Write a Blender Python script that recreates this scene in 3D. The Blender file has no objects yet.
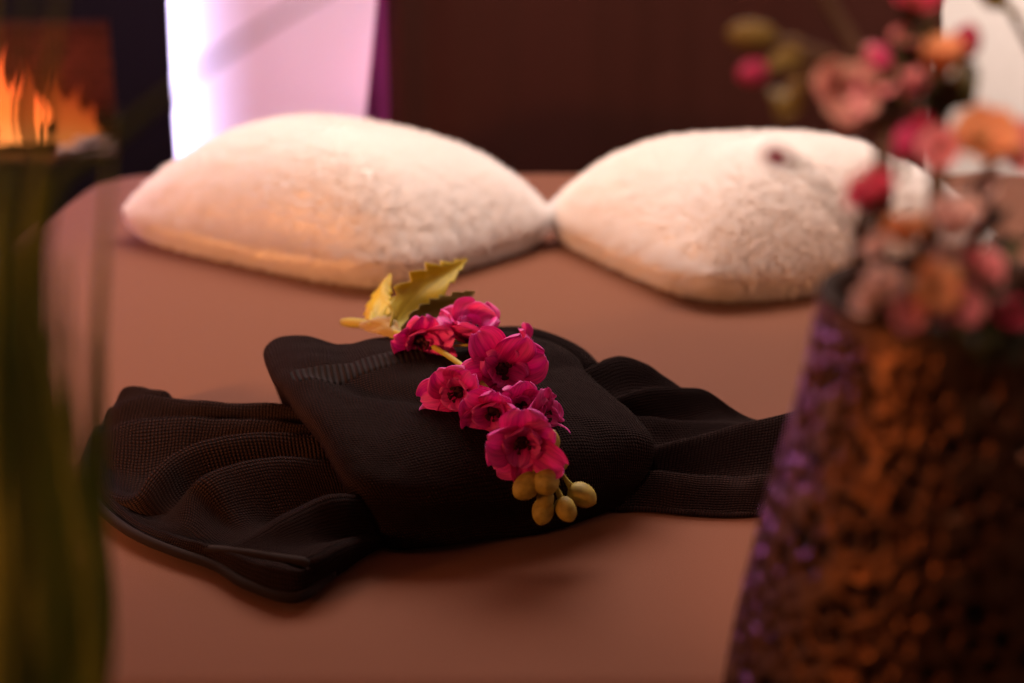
import bpy, bmesh, math, random
import numpy as np
from mathutils import Vector, Matrix, noise

# ------------------------------------------------------------------ camera, world, lights, exposure
S = bpy.context.scene
COL = S.collection
H, PITCH, FPX = 0.54, math.radians(17.2), 1422.0          # metres above the mattress, downward pitch, focal length in px
cam_data = bpy.data.cameras.new('camera')
cam = bpy.data.objects.new('camera', cam_data)
COL.objects.link(cam)
cam.location = (0, 0, H)
cam.rotation_euler = (math.pi / 2 - PITCH, 0, 0)
cam_data.sensor_width = 36.0
cam_data.lens = FPX / 1024 * 36.0
cam_data.clip_start = 0.02
cam_data.dof.use_dof = True
cam_data.dof.focus_distance = 1.29
cam_data.dof.aperture_fstop = 2.6
cam_data.dof.aperture_blades = 9
S.camera = cam

S.view_settings.view_transform = 'Standard'
S.view_settings.look = 'None'
S.view_settings.gamma = 1.0
S.view_settings.use_curve_mapping = False
S.view_settings.exposure = 0.0

W = bpy.data.worlds.new('world')
S.world = W
W.use_nodes = True
W.node_tree.nodes['Background'].inputs[0].default_value = (1.0, 0.66, 0.56, 1)
W.node_tree.nodes['Background'].inputs[1].default_value = 0.06


def light(name, kind, loc, energy, color, size=0.1, target=None):
    d = bpy.data.lights.new(name, kind)
    d.energy = energy
    d.color = color
    if kind == 'AREA':
        d.shape = 'DISK'
        d.size = size
    else:
        d.shadow_soft_size = size
    o = bpy.data.objects.new(name, d)
    COL.objects.link(o)
    o.location = loc
    if target is not None:
        o.rotation_euler = (Vector(target) - Vector(loc)).to_track_quat('-Z', 'Y').to_euler()
    return o


light('ceiling_light', 'AREA', (0.1, 2.62, 1.85), 123, (1.0, 0.87, 0.79), 2.1, (0.1, 2.2, 0))
light('warm_salt_light', 'POINT', (-1.5, 0.1, 0.42), 32, (1.0, 0.36, 0.10), 0.12)
sp = light('wall_washer_light', 'SPOT', (1.6, 3.0, 1.1), 90, (1.0, 0.84, 0.76), 0.06, (1.1, 4.2, .2))
sp.data.spot_size, sp.data.spot_blend = math.radians(85), .6
sp = light('vase_fill_light', 'SPOT', (-0.15, -0.25, 1.75), 165, (1.0, 0.68, 0.56), 0.06, (0.22, 0.66, .60))  # added fill spot with no visible fixture, brightens the blossoms
sp.data.spot_size, sp.data.spot_blend = math.radians(17), .8
led = light('column_led_light', 'AREA', (-0.685, 3.19, 0.22), 4.2, (0.62, 0.57, 1.0), 0.05, (-0.98, 2.90, 0.22))
led.data.shape, led.data.size, led.data.size_y = 'RECTANGLE', 0.04, 1.1    # an LED strip standing inside the column
for k in range(3):
    light('column_pink_light', 'POINT', (-0.45, 3.30, -.1 + .3 * k), 0.78, (1.0, 0.30, 0.46), 0.05)
sp = light('warm_pillow_fill', 'SPOT', (-1.5, 0.1, 0.50), 150, (1.0, 0.42, 0.15), 0.10, (-0.12, 2.07, 0.08))  # added fill, puts more warm light on the pillow fronts
sp.data.spot_size, sp.data.spot_blend = math.radians(35), .5
light('purple_fill_light', 'POINT', (-1.12, 2.55, 0.22), 3.8, (0.75, 0.12, 0.9), 0.05)  # added purple fill without a fixture, tints the bed corner
sp = light('purple_rim_fill', 'SPOT', (-1.12, 2.50, 0.40), 26, (0.62, 0.24, 1.0), 0.05, (0.17, 0.68, .30))  # added fill giving the vase a purple left rim
sp.data.spot_size, sp.data.spot_blend = math.radians(10), .6
light('fire_glow_light', 'POINT', (-1.28, 3.92, 0.0), 1.0, (1.0, 0.25, 0.06), 0.06)


# ------------------------------------------------------------------ helpers
def ray(px, py):
    x, y = (px - 512) / FPX, -(py - 341.5) / FPX
    c, s = math.cos(PITCH), math.sin(PITCH)
    return Vector((x, c + y * s, -s + y * c))


def atz(px, py, z):
    r = ray(px, py)
    return Vector((0, 0, H)) + r * ((z - H) / r.z)


def aty(px, py, Y):
    r = ray(px, py)
    return Vector((0, 0, H)) + r * (Y / r.y)


def link(name, mesh, mat=None, parent=None, smooth=True):
    o = bpy.data.objects.new(name, mesh)
    COL.objects.link(o)
    if mat is not None:
        mesh.materials.append(mat)
    if smooth:
        mesh.polygons.foreach_set('use_smooth', [True] * len(mesh.polygons))
    if parent is not None:
        o.parent = parent
    return o


def empty(name, loc=(0, 0, 0)):
    o = bpy.data.objects.new(name, None)
    o.empty_display_size = 0.05
    COL.objects.link(o)
    o.location = loc
    bpy.context.view_layer.update()
    return o


def put(o, parent):
    """parent keeping world coordinates for meshes written in world space"""
    o.parent = parent
    o.matrix_parent_inverse = Matrix.Translation(-Vector(parent.location))
    return o


def tag(o, label=None, cat=None, group=None, kind=None):
    if label: o['label'] = label
    if cat: o['category'] = cat
    if group: o['group'] = group
    if kind: o['kind'] = kind
    return o


def grid_mesh(name, P, close_u=False, close_v=False, uv=None):
    """P: array (nu, nv, 3)"""
    nu, nv = P.shape[:2]
    me = bpy.data.meshes.new(name)
    faces = []
    for i in range(nu if close_u else nu - 1):
        for j in range(nv if close_v else nv - 1):
            a, b = i, (i + 1) % nu
            c, d = j, (j + 1) % nv
            faces.append((a * nv + c, b * nv + c, b * nv + d, a * nv + d))
    me.from_pydata(P.reshape(-1, 3).tolist(), [], faces)
    if uv is not None:
        ul = me.uv_layers.new(name='UVMap')
        idx = np.zeros(len(me.loops), dtype=np.int64)
        me.loops.foreach_get('vertex_index', idx)
        ul.data.foreach_set('uv', uv.reshape(-1, 2)[idx].ravel())
    me.update()
    return me


def join_mesh(name, parts):
    """parts: list of (verts, faces)"""
    V, F = [], []
    for v, f in parts:
        o = len(V)
        V += [tuple(p) for p in v]
        F += [tuple(i + o for i in q) for q in f]
    me = bpy.data.meshes.new(name)
    me.from_pydata(V, [], F)
    me.update()
    return me


def catmull(pts, n):
    """resample a polyline (k,d) to n points along a smooth curve, uniform in arc length"""
    p = np.array(pts, dtype=float)
    k = len(p)
    if k == 2:
        t = np.linspace(0, 1, n)[:, None]
        return p[0] * (1 - t) + p[1] * t
    ext = np.vstack([2 * p[0] - p[1], p, 2 * p[-1] - p[-2]])
    dense = []
    for i in range(k - 1):
        a, b, c, d = ext[i], ext[i + 1], ext[i + 2], ext[i + 3]
        t = np.linspace(0, 1, 24, endpoint=(i == k - 2))[:, None]
        dense.append(0.5 * (2 * b + (c - a) * t + (2 * a - 5 * b + 4 * c - d) * t ** 2 + (3 * b - a - 3 * c + d) * t ** 3))
    dense = np.vstack(dense)
    L = np.concatenate([[0], np.cumsum(np.linalg.norm(np.diff(dense, axis=0), axis=1))])
    s = np.linspace(0, L[-1], n)
    return np.stack([np.interp(s, L, dense[:, j]) for j in range(p.shape[1])], axis=1)


def tube(path, radii, seg=8, cap=True, flat=1.0):
    """swept tube; returns verts, faces"""
    P = np.array(path, dtype=float)
    n = len(P)
    T = np.gradient(P, axis=0)
    T /= np.linalg.norm(T, axis=1)[:, None] + 1e-12
    up = np.array([0, 0, 1.0]) if abs(T[0][2]) < 0.9 else np.array([0, 1.0, 0])
    V, F = [], []
    nrm = np.cross(T[0], up)
    nrm /= np.linalg.norm(nrm)
    for i in range(n):
        nrm = nrm - T[i] * nrm.dot(T[i])
        nrm /= np.linalg.norm(nrm) + 1e-12
        b = np.cross(T[i], nrm)
        for j in range(seg):
            a = 2 * math.pi * j / seg
            V.append(P[i] + radii[i] * (math.cos(a) * nrm + flat * math.sin(a) * b))
    for i in range(n - 1):
        for j in range(seg):
            k = (j + 1) % seg
            F.append((i * seg + j, i * seg + k, (i + 1) * seg + k, (i + 1) * seg + j))
    if cap:
        F.append(tuple(range(seg - 1, -1, -1)))
        F.append(tuple((n - 1) * seg + j for j in range(seg)))
    return V, F


def lathe(prof, seg=48, closed_bottom=True):
    V, F = [], []
    for r, z in prof:
        for j in range(seg):
            a = 2 * math.pi * j / seg
            V.append((r * math.cos(a), r * math.sin(a), z))
    for i in range(len(prof) - 1):
        for j in range(seg):
            k = (j + 1) % seg
            F.append((i * seg + j, i * seg + k, (i + 1) * seg + k, (i + 1) * seg + j))
    if closed_bottom:
        F.append(tuple(range(seg - 1, -1, -1)))
    return V, F


def box(x0, x1, y0, y1, z0, z1):
    V = [(x0, y0, z0), (x1, y0, z0), (x1, y1, z0), (x0, y1, z0), (x0, y0, z1), (x1, y0, z1), (x1, y1, z1), (x0, y1, z1)]
    F = [(3, 2, 1, 0), (4, 5, 6, 7), (0, 1, 5, 4), (1, 2, 6, 5), (2, 3, 7, 6), (3, 0, 4, 7)]
    return V, F


def bevel(o, w, seg=2):
    m = o.modifiers.new('bevel', 'BEVEL')
    m.width = w
    m.segments = seg
    m.limit_method = 'ANGLE'
    return o


# ------------------------------------------------------------------ materials
def mat(name, color=(0.5, 0.5, 0.5), rough=0.6, spec=0.5, metal=0.0, sheen=0.0, sheen_col=None):
    m = bpy.data.materials.new(name)
    m.use_nodes = True
    b = m.node_tree.nodes['Principled BSDF']
    b.inputs['Base Color'].default_value = (*color, 1)
    b.inputs['Roughness'].default_value = rough
    b.inputs['Specular IOR Level'].default_value = spec
    b.inputs['Metallic'].default_value = metal
    if sheen:
        b.inputs['Sheen Weight'].default_value = sheen
        b.inputs['Sheen Roughness'].default_value = 0.45
        if sheen_col: b.inputs['Sheen Tint'].default_value = (*sheen_col, 1)
    return m


def N(m, kind, **kw):
    n = m.node_tree.nodes.new(kind)
    for k, v in kw.items():
        setattr(n, k, v)
    return n


def L(m, a, b):
    m.node_tree.links.new(a, b)


def bsdf(m):
    return m.node_tree.nodes['Principled BSDF']


def ramp(m, fac, stops):
    r = N(m, 'ShaderNodeValToRGB')
    e = r.color_ramp.elements
    while len(e) < len(stops): e.new(0.5)
    for i, (p, c) in enumerate(stops):
        e[i].position = p
        e[i].color = (*c, 1)
    L(m, fac, r.inputs[0])
    return r.outputs[0]


def math_n(m, op, a, b=None):
    n = N(m, 'ShaderNodeMath', operation=op)
    for i, v in enumerate((a, b)):
        if v is None: continue
        if isinstance(v, (int, float)): n.inputs[i].default_value = v
        else: L(m, v, n.inputs[i])
    return n.outputs[0]


def noise_col(m, stops, scale, detail=4, coord='Object'):
    tc = N(m, 'ShaderNodeTexCoord')
    nz = N(m, 'ShaderNodeTexNoise')
    nz.inputs['Scale'].default_value = scale
    nz.inputs['Detail'].default_value = detail
    L(m, tc.outputs[coord], nz.inputs['Vector'])
    c = ramp(m, nz.outputs['Fac'], stops)
    L(m, c, bsdf(m).inputs['Base Color'])
    return nz


def bump(m, height, strength, dist):
    b = N(m, 'ShaderNodeBump')
    b.inputs['Strength'].default_value = strength
    b.inputs['Distance'].default_value = dist
    L(m, height, b.inputs['Height'])
    L(m, b.outputs[0], bsdf(m).inputs['Normal'])
    return b


# brown jersey sheet
M_sheet = mat('brown_jersey', (0.27, 0.125, 0.09), 0.85, 0.15, sheen=0.12, sheen_col=(1, .8, .7))
nz = noise_col(M_sheet, [(0.3, (0.129, 0.041, 0.0200)), (0.7, (0.152, 0.049, 0.0242))], 700, 3)
bump(M_sheet, nz.outputs['Fac'], 0.25, 0.0015)

# towel: tiny honeycomb knit, uv in metres, u along the towel, v across
M_towel = mat('dark_towel', (0.020, 0.0125, 0.011), 0.95, 0.05, sheen=0.06, sheen_col=(0.6, 0.32, 0.28))


def towel_nodes(m):
    uv = N(m, 'ShaderNodeUVMap', uv_map='UVMap')
    sx = N(m, 'ShaderNodeSeparateXYZ')
    L(m, uv.outputs[0], sx.inputs[0])
    k = 2 * math.pi / 0.0056
    nzw = N(m, 'ShaderNodeTexNoise')
    nzw.inputs['Scale'].default_value = 60
    L(m, uv.outputs[0], nzw.inputs['Vector'])
    wob = math_n(m, 'MULTIPLY', nzw.outputs['Fac'], 2.5)
    a = math_n(m, 'ADD', math_n(m, 'MULTIPLY', sx.outputs[0], k), wob)
    b = math_n(m, 'ADD', math_n(m, 'MULTIPLY', sx.outputs[1], k * 1.05), wob)
    s1 = math_n(m, 'SINE', math_n(m, 'ADD', a, b))
    s2 = math_n(m, 'SINE', math_n(m, 'SUBTRACT', a, b))
    h = math_n(m, 'ABSOLUTE', math_n(m, 'ADD', s1, s2))
    return uv, sx, h


uv, sx, h = towel_nodes(M_towel)
bump(M_towel, h, 1.0, 0.0028)
c = ramp(M_towel, math_n(M_towel, 'MULTIPLY', h, 0.5), [(0.0, (0.003, 0.0015, 0.0015)), (0.8, (0.026, 0.0105, 0.0092))])
L(M_towel, c, bsdf(M_towel).inputs['Base Color'])

M_border = mat('towel_border', (0.022, 0.010, 0.009), 0.9, 0.1, sheen=0.06, sheen_col=(0.6, 0.32, 0.28))
uv = N(M_border, 'ShaderNodeUVMap', uv_map='UVMap')
sx = N(M_border, 'ShaderNodeSeparateXYZ')
L(M_border, uv.outputs[0], sx.inputs[0])
hb = math_n(M_border, 'SINE', math_n(M_border, 'MULTIPLY', sx.outputs[0], 2 * math.pi / 0.006))
bump(M_border, hb, 1.0, 0.005)
L(M_border, ramp(M_border, math_n(M_border, 'ADD', math_n(M_border, 'MULTIPLY', hb, 0.5), 0.5), [(0.0, (0.004, 0.002, 0.002)), (0.7, (0.017, 0.0072, 0.0065))]), bsdf(M_border).inputs['Base Color'])

M_hem = mat('towel_hem', (0.014, 0.0075, 0.0068), 0.9, 0.1, sheen=0.1, sheen_col=(0.55, 0.36, 0.30))

M_pillow = mat('cream_fur', (0.92, 0.85, 0.79), 0.9, 0.1)
M_fur = mat('cream_fur_strands', (0.93, 0.875, 0.845), 0.8, 0.1)
tr = N(M_fur, 'ShaderNodeBsdfTranslucent')
tr.inputs[0].default_value = (0.93, 0.875, 0.845, 1)
ms = N(M_fur, 'ShaderNodeMixShader')
ms.inputs[0].default_value = 0.55
L(M_fur, bsdf(M_fur).outputs[0], ms.inputs[1])
L(M_fur, tr.outputs[0], ms.inputs[2])
L(M_fur, ms.outputs[0], M_fur.node_tree.nodes['Material Output'].inputs[0])


def petal_mat(name, base, mid, tip, rough=0.5, trans=0.35):
    m = mat(name, mid, rough, 0.3)
    uv = N(m, 'ShaderNodeUVMap', uv_map='UVMap')
    sx = N(m, 'ShaderNodeSeparateXYZ')
    L(m, uv.outputs[0], sx.inputs[0])
    col = ramp(m, sx.outputs[1], [(0.0, base), (0.45, mid), (1.0, tip)])
    # fine veins running to the tip
    w = N(m, 'ShaderNodeTexNoise')
    mp = N(m, 'ShaderNodeMapping')
    mp.inputs['Scale'].default_value = (26, 2.2, 1)
    L(m, uv.outputs[0], mp.inputs[0])
    L(m, mp.outputs[0], w.inputs['Vector'])
    w.inputs['Scale'].default_value = 1.0
    mx = N(m, 'ShaderNodeMix', data_type='RGBA', blend_type='MULTIPLY')
    mx.inputs[0].default_value = 0.55
    L(m, col, mx.inputs[6])
    L(m, ramp(m, w.outputs['Fac'], [(0.35, (0.55, 0.45, 0.5)), (0.65, (1, 1, 1))]), mx.inputs[7])
    L(m, mx.outputs[2], bsdf(m).inputs['Base Color'])
    bump(m, w.outputs['Fac'], 0.3, 0.001)
    tr = N(m, 'ShaderNodeBsdfTranslucent')
    L(m, mx.outputs[2], tr.inputs[0])
    ms = N(m, 'ShaderNodeMixShader')
    ms.inputs[0].default_value = trans
    out = m.node_tree.nodes['Material Output']
    L(m, bsdf(m).outputs[0], ms.inputs[1])
    L(m, tr.outputs[0], ms.inputs[2])
    L(m, ms.outputs[0], out.inputs[0])
    return m


M_pink = petal_mat('magenta_petal', (0.34, 0.003, 0.09), (0.90, 0.014, 0.34), (0.96, 0.12, 0.56))
M_throat = mat('dark_throat', (0.045, 0.004, 0.010), 0.8, 0.2)
M_bud = mat('olive_bud', (0.34, 0.23, 0.03), 0.6, 0.3)
noise_col(M_bud, [(0.3, (0.25, 0.165, 0.022)), (0.7, (0.42, 0.30, 0.05))], 160, 4)
M_stalk = mat('olive_stalk', (0.36, 0.27, 0.04), 0.6, 0.3)
M_leaf = petal_mat('olive_leaf', (0.62, 0.48, 0.06), (0.76, 0.55, 0.016), (0.70, 0.49, 0.016), 0.55, 0.3)
M_leaf_dark = petal_mat('dark_olive_leaf', (0.24, 0.17, 0.025), (0.28, 0.20, 0.025), (0.36, 0.25, 0.03), 0.55, 0.25)
M_leaf_pale = petal_mat('pale_leaf', (0.50, 0.36, 0.18), (0.52, 0.36, 0.13), (0.40, 0.27, 0.06), 0.55, 0.3)

M_peach = petal_mat('peach_petal', (0.85, 0.07, 0.26), (0.94, 0.36, 0.36), (0.95, 0.62, 0.42))
M_coral = petal_mat('coral_petal', (0.70, 0.06, 0.18), (0.92, 0.27, 0.30), (0.94, 0.40, 0.36))
M_orange = petal_mat('orange_petal', (0.62, 0.12, 0.08), (0.88, 0.36, 0.15), (0.92, 0.46, 0.20))
M_cream = petal_mat('cream_petal', (0.75, 0.25, 0.25), (0.92, 0.56, 0.48), (0.95, 0.74, 0.64))
M_red = petal_mat('red_petal', (0.42, 0.01, 0.05), (0.70, 0.04, 0.12), (0.76, 0.09, 0.15))
M_branch = mat('brown_branch', (0.075, 0.038, 0.018), 0.8, 0.2)
M_branch_leaf = petal_mat('dark_green_leaf', (0.04, 0.035, 0.010), (0.055, 0.050, 0.012), (0.09, 0.07, 0.02), 0.5, 0.2)
M_calyx = mat('olive_calyx', (0.16, 0.10, 0.015), 0.7, 0.3)
M_grass = mat('grass_blade', (0.055, 0.062, 0.010), 0.6, 0.3)
noise_col(M_grass, [(0.3, (0.105, 0.130, 0.014)), (0.7, (0.24, 0.25, 0.030))], 14, 3)

M_wall = mat('cream_wall', (0.82, 0.74, 0.68), 0.9, 0.1)
nz = noise_col(M_wall, [(0.3, (0.80, 0.72, 0.66)), (0.7, (0.84, 0.76, 0.70))], 30, 3)
bump(M_wall, nz.outputs['Fac'], 0.1, 0.002)
M_floor = mat('dark_floor', (0.06, 0.03, 0.02), 0.5, 0.3)
noise_col(M_floor, [(0.3, (0.045, 0.023, 0.015)), (0.7, (0.075, 0.038, 0.024))], 6, 5)
M_curtain = mat('brown_curtain_cloth', (0.060, 0.022, 0.016), 0.9, 0.1, sheen=0.0)
nz = noise_col(M_curtain, [(0.35, (0.030, 0.008, 0.005)), (0.65, (0.038, 0.010, 0.0065))], 250, 3)
bump(M_curtain, nz.outputs['Fac'], 0.3, 0.001)
M_painted_glow = mat('painted_purple_glow', (0.24, 0.045, 0.16), 0.85, 0.1)  # purple light beside the column, put into the colour
M_black = mat('black_surround', (0.005, 0.004, 0.008), 0.5, 0.15)
M_brick = mat('firebox_brick', (0.20, 0.10, 0.07), 0.9, 0.1)
tc = N(M_brick, 'ShaderNodeTexCoord')
bk = N(M_brick, 'ShaderNodeTexBrick')
bk.inputs['Scale'].default_value = 9
bk.inputs['Color1'].default_value = (0.24, 0.11, 0.075, 1)
bk.inputs['Color2'].default_value = (0.16, 0.085, 0.06, 1)
bk.inputs['Mortar'].default_value = (0.08, 0.05, 0.04, 1)
mp = N(M_brick, 'ShaderNodeMapping')
mp.inputs['Rotation'].default_value = (math.pi / 2, 0, 0)
L(M_brick, tc.outputs['Object'], mp.inputs[0])
L(M_brick, mp.outputs[0], bk.inputs['Vector'])
L(M_brick, bk.outputs[0], bsdf(M_brick).inputs['Base Color'])
M_pebble = mat('white_pebble', (0.70, 0.62, 0.56), 0.5, 0.4)
noise_col(M_pebble, [(0.3, (0.28, 0.22, 0.18)), (0.7, (0.42, 0.34, 0.28))], 20, 3)
M_log = mat('charred_log', (0.03, 0.018, 0.012), 0.95, 0.1)


def flame_mat(name, s):
    m = mat(name, (0, 0, 0), 1, 0)
    uv = N(m, 'ShaderNodeUVMap', uv_map='UVMap')
    sx = N(m, 'ShaderNodeSeparateXYZ')
    L(m, uv.outputs[0], sx.inputs[0])
    c = ramp(m, sx.outputs[1], [(0.0, (1.0, 0.30, 0.07)), (0.3, (1.0, 0.18, 0.03)), (0.7, (0.80, 0.10, 0.02)), (1.0, (0.3, 0.03, 0.01))])
    L(m, c, bsdf(m).inputs['Emission Color'])
    bsdf(m).inputs['Emission Strength'].default_value = s
    return m


M_flame = flame_mat('flame_bright', 2.6)
M_flame_dim = flame_mat('flame_dim', 0.5)

M_column = bpy.data.materials.new('translucent_white_shell')
M_column.use_nodes = True
b = bsdf(M_column)
b.inputs['Base Color'].default_value = (0.62, 0.58, 0.60, 1)
b.inputs['Roughness'].default_value = 0.5
tr = N(M_column, 'ShaderNodeBsdfTranslucent')
tr.inputs[0].default_value = (0.92, 0.90, 0.92, 1)
ms = N(M_column, 'ShaderNodeMixShader')
ms.inputs[0].default_value = 0.7
L(M_column, b.outputs[0], ms.inputs[1])
L(M_column, tr.outputs[0], ms.inputs[2])
L(M_column, ms.outputs[0], M_column.node_tree.nodes['Material Output'].inputs[0])

M_vase = mat('bronze_lattice', (0.16, 0.06, 0.022), 0.33, 0.5, metal=0.9)
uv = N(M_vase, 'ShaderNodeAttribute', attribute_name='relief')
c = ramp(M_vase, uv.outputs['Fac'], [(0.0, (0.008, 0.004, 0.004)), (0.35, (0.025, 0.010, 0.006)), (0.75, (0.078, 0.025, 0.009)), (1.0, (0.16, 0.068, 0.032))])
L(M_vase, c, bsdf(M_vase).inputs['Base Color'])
M_liner = mat('dark_bronze_liner', (0.03, 0.014, 0.009), 0.9, 0.1)
M_wood = mat('dark_wood', (0.07, 0.035, 0.02), 0.5, 0.4)
noise_col(M_wood, [(0.3, (0.05, 0.025, 0.014)), (0.7, (0.09, 0.045, 0.026))], 12, 6)
M_pot = mat('grey_pot', (0.12, 0.11, 0.10), 0.7, 0.3)

# ------------------------------------------------------------------ the room
FLOOR_Z, CEIL_Z = -0.50, 1.95


def struct(name, vf, m):
    o = link(name, join_mesh(name, [vf]), m, smooth=False)
    tag(o, kind='structure')
    return o


struct('floor', box(-2.6, 2.6, -1.2, 4.3, FLOOR_Z - .05, FLOOR_Z), M_floor)
struct('ceiling', box(-2.6, 2.6, -1.2, 4.3, CEIL_Z, CEIL_Z + .05), M_wall)
struct('wall_back', box(-2.6, 2.6, 4.2, 4.3, FLOOR_Z, CEIL_Z), M_wall)
struct('wall_left', box(-2.7, -2.6, -1.2, 4.3, FLOOR_Z, CEIL_Z), M_wall)
struct('wall_right', box(2.6, 2.7, -1.2, 4.3, FLOOR_Z, CEIL_Z), M_wall)

# ------------------------------------------------------------------ bed
BX0, BX1, BY0, BY1 = -0.86, 1.20, 0.88, 2.96


def rounded_slab(x0, x1, y0, y1, z0, z1, rc, re, nseg=10):
    """slab with rounded plan corners (rc) and rounded top edge (re)"""
    V, F = [], []
    rings = []
    prof = [(0.0, z0)] + [(re * (1 - math.cos(a)), z1 - re + re * math.sin(a)) for a in np.linspace(0, math.pi / 2, 9)]
    for inset, z in prof:
        ring = []
        r = max(rc - inset, 0.01)
        for cx, cy, a0 in ((x1 - rc, y1 - rc, 0), (x0 + rc, y1 - rc, 90), (x0 + rc, y0 + rc, 180), (x1 - rc, y0 + rc, 270)):
            for k in range(nseg + 1):
                a = math.radians(a0 + 90 * k / nseg)
                ring.append(len(V))
                V.append((cx + r * math.cos(a), cy + r * math.sin(a), z))
        rings.append(ring)
    n = len(rings[0])
    for i in range(len(rings) - 1):
        for j in range(n):
            F.append((rings[i][j], rings[i][(j + 1) % n], rings[i + 1][(j + 1) % n], rings[i + 1][j]))
    F.append(tuple(rings[-1]))
    F.append(tuple(reversed(rings[0])))
    return V, F


bed = empty('bed', ((BX0 + BX1) / 2, (BY0 + BY1) / 2, FLOOR_Z))
tag(bed, 'bed with a taut matte brown fitted sheet, pillows lying at its head', 'bed')
put(link('mattress', join_mesh('mattress', [rounded_slab(BX0, BX1, BY0, BY1, -0.26, 0.0, 0.16, 0.045)]), M_sheet), bed)
put(link('bed_base', join_mesh('bed_base', [rounded_slab(BX0 + .02, BX1 - .02, BY0 + .02, BY1 - .02, FLOOR_Z, -0.26, 0.14, 0.01)]), M_wood), bed)

# ------------------------------------------------------------------ towel
towel = empty('towel', (-0.02, 1.28, 0.0))
tag(towel, 'black-brown knitted towel knotted into a bow on the brown bed sheet', 'towel')
rng = np.random.default_rng(4)


def wrinkle(P, amp, scale, seed):
    for i in range(P.shape[0]):
        for j in range(P.shape[1]):
            p = Vector(P[i, j]) * scale + Vector((seed, seed * 2.3, 0))
            n = noise.noise(p) + 0.5 * noise.noise(p * 2.1)
            P[i, j, 2] += amp * n
            P[i, j, 1] += amp * 0.5 * noise.noise(p + Vector((9, 3, 1)))
    return P


def uv_metric(P):
    du = np.linalg.norm(np.diff(P, axis=0), axis=2).mean(axis=1)
    dv = np.linalg.norm(np.diff(P, axis=1), axis=2).mean(axis=0)
    u = np.concatenate([[0], np.cumsum(du)])
    v = np.concatenate([[0], np.cumsum(dv)])
    U, Vv = np.meshgrid(u, v, indexing='ij')
    return np.stack([U, Vv], axis=2)


def loft(lines, nu, nper, drops=None, flatten=True):
    """lines: list of polylines (world). returns P (nu, nv, 3). drops[i]: list of valley depths along u between line i, i+1"""
    R = [catmull(l, nu) for l in lines]
    A = np.stack(R, axis=1)                         # nu, k, 3
    k = A.shape[1]
    ext = np.concatenate([2 * A[:, :1] - A[:, 1:2], A, 2 * A[:, -1:] - A[:, -2:-1]], axis=1)
    out = []
    for i in range(k - 1):
        a, b, c, d = ext[:, i], ext[:, i + 1], ext[:, i + 2], ext[:, i + 3]
        last = (i == k - 2)
        for t in np.linspace(0, 1, nper, endpoint=False).tolist() + ([1.0] if last else []):
            lin = b * (1 - t) + c * t
            cub = 0.5 * (2 * b + (c - a) * t + (2 * a - 5 * b + 4 * c - d) * t ** 2 + (3 * b - a - 3 * c + d) * t ** 3)
            p = 0.5 * lin + 0.5 * cub
            if drops is not None and drops[i] is not None:
                dd = np.interp(np.linspace(0, 1, nu), np.linspace(0, 1, len(drops[i])), drops[i])
                p[:, 2] -= dd * (0.5 - 0.5 * math.cos(2 * math.pi * t)) ** 0.8
            out.append(p)
    P = np.stack(out, axis=1)
    if flatten:
        P[:, :, 2] = np.maximum(P[:, :, 2], 0.003)
    return P


def px(line):
    return [atz(*p) for p in line]


def cloth(name, P, m, thick=0.004, parent=towel):
    me = grid_mesh(name, P, uv=uv_metric(P))
    o = link(name, me, m)
    put(o, parent)
    if thick:
        s = o.modifiers.new('thickness', 'SOLIDIFY')
        s.thickness = thick
        s.offset = -1
    return o


# --- fanned end on the left, hem (u=0) to the knot (u=1), from the back to the front
left = [
    px([(150, 440, 0.0), (200, 432, 0.0), (280, 430, 0.0), (350, 430, 0.0)]),
    px([(121, 402, .020), (126, 391, .032), (137, 389, .034), (150, 392, .033), (164, 394, .033), (182, 404, .026), (290, 414, .034), (370, 420, .04)]),
    px([(110, 412, .018), (122, 405, .036), (145, 399, .042), (175, 401, .044), (220, 406, .044), (290, 409, .046), (370, 422, .05)]),
    px([(93, 440, .010), (112, 433, .030), (140, 424, .042), (180, 420, .047), (235, 421, .047), (290, 426, .047), (375, 440, .045)]),
    px([(90, 482, .008), (115, 500, .012), (138, 500, .020), (154, 478, .035), (178, 455, .047), (214, 442, .053), (280, 437, .053), (375, 445, .05)]),
    px([(150, 535, .008), (185, 528, .018), (193, 495, .035), (206, 479, .048), (236, 466, .055), (288, 460, .057), (390, 470, .052)]),
    px([(228, 552, .022), (255, 541, .032), (285, 522, .045), (312, 506, .054), (340, 499, .056), (372, 502, .044), (405, 515, .022)]),
    px([(306, 564, .031), (320, 558, .034), (340, 548, .032), (362, 540, .022), (400, 530, .008)]),
    px([(315, 583, .012), (332, 574, .008), (355, 560, .004), (378, 546, .004), (410, 530, .003)]),
]
ldrops = [None, [.006, .016, .016, .01], [.008, .024, .028, .020], [.0, .024, .042, .036, .022], [.0, .018, .046, .050, .032], [.004, .024, .048, .048, .024], [.0, .008, .018, .016, .006], None]
PL = loft(left, 110, 22, ldrops)
PL = wrinkle(PL, 0.0022, 22, 1.0)
PL[:, :, 2] = np.maximum(PL[:, :, 2], 0.0065)
cloth('fanned_end', PL, M_towel)
# rolled hem along the free edge of the fan
hem = PL[0, 18:, :].copy()
hem[:, 2] += 0.001
hem_s = catmull(hem[::8], 120)
put(link('hem', join_mesh('hem', [tube(hem_s, [0.0042] * 120, 10)]), M_hem), towel)
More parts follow.
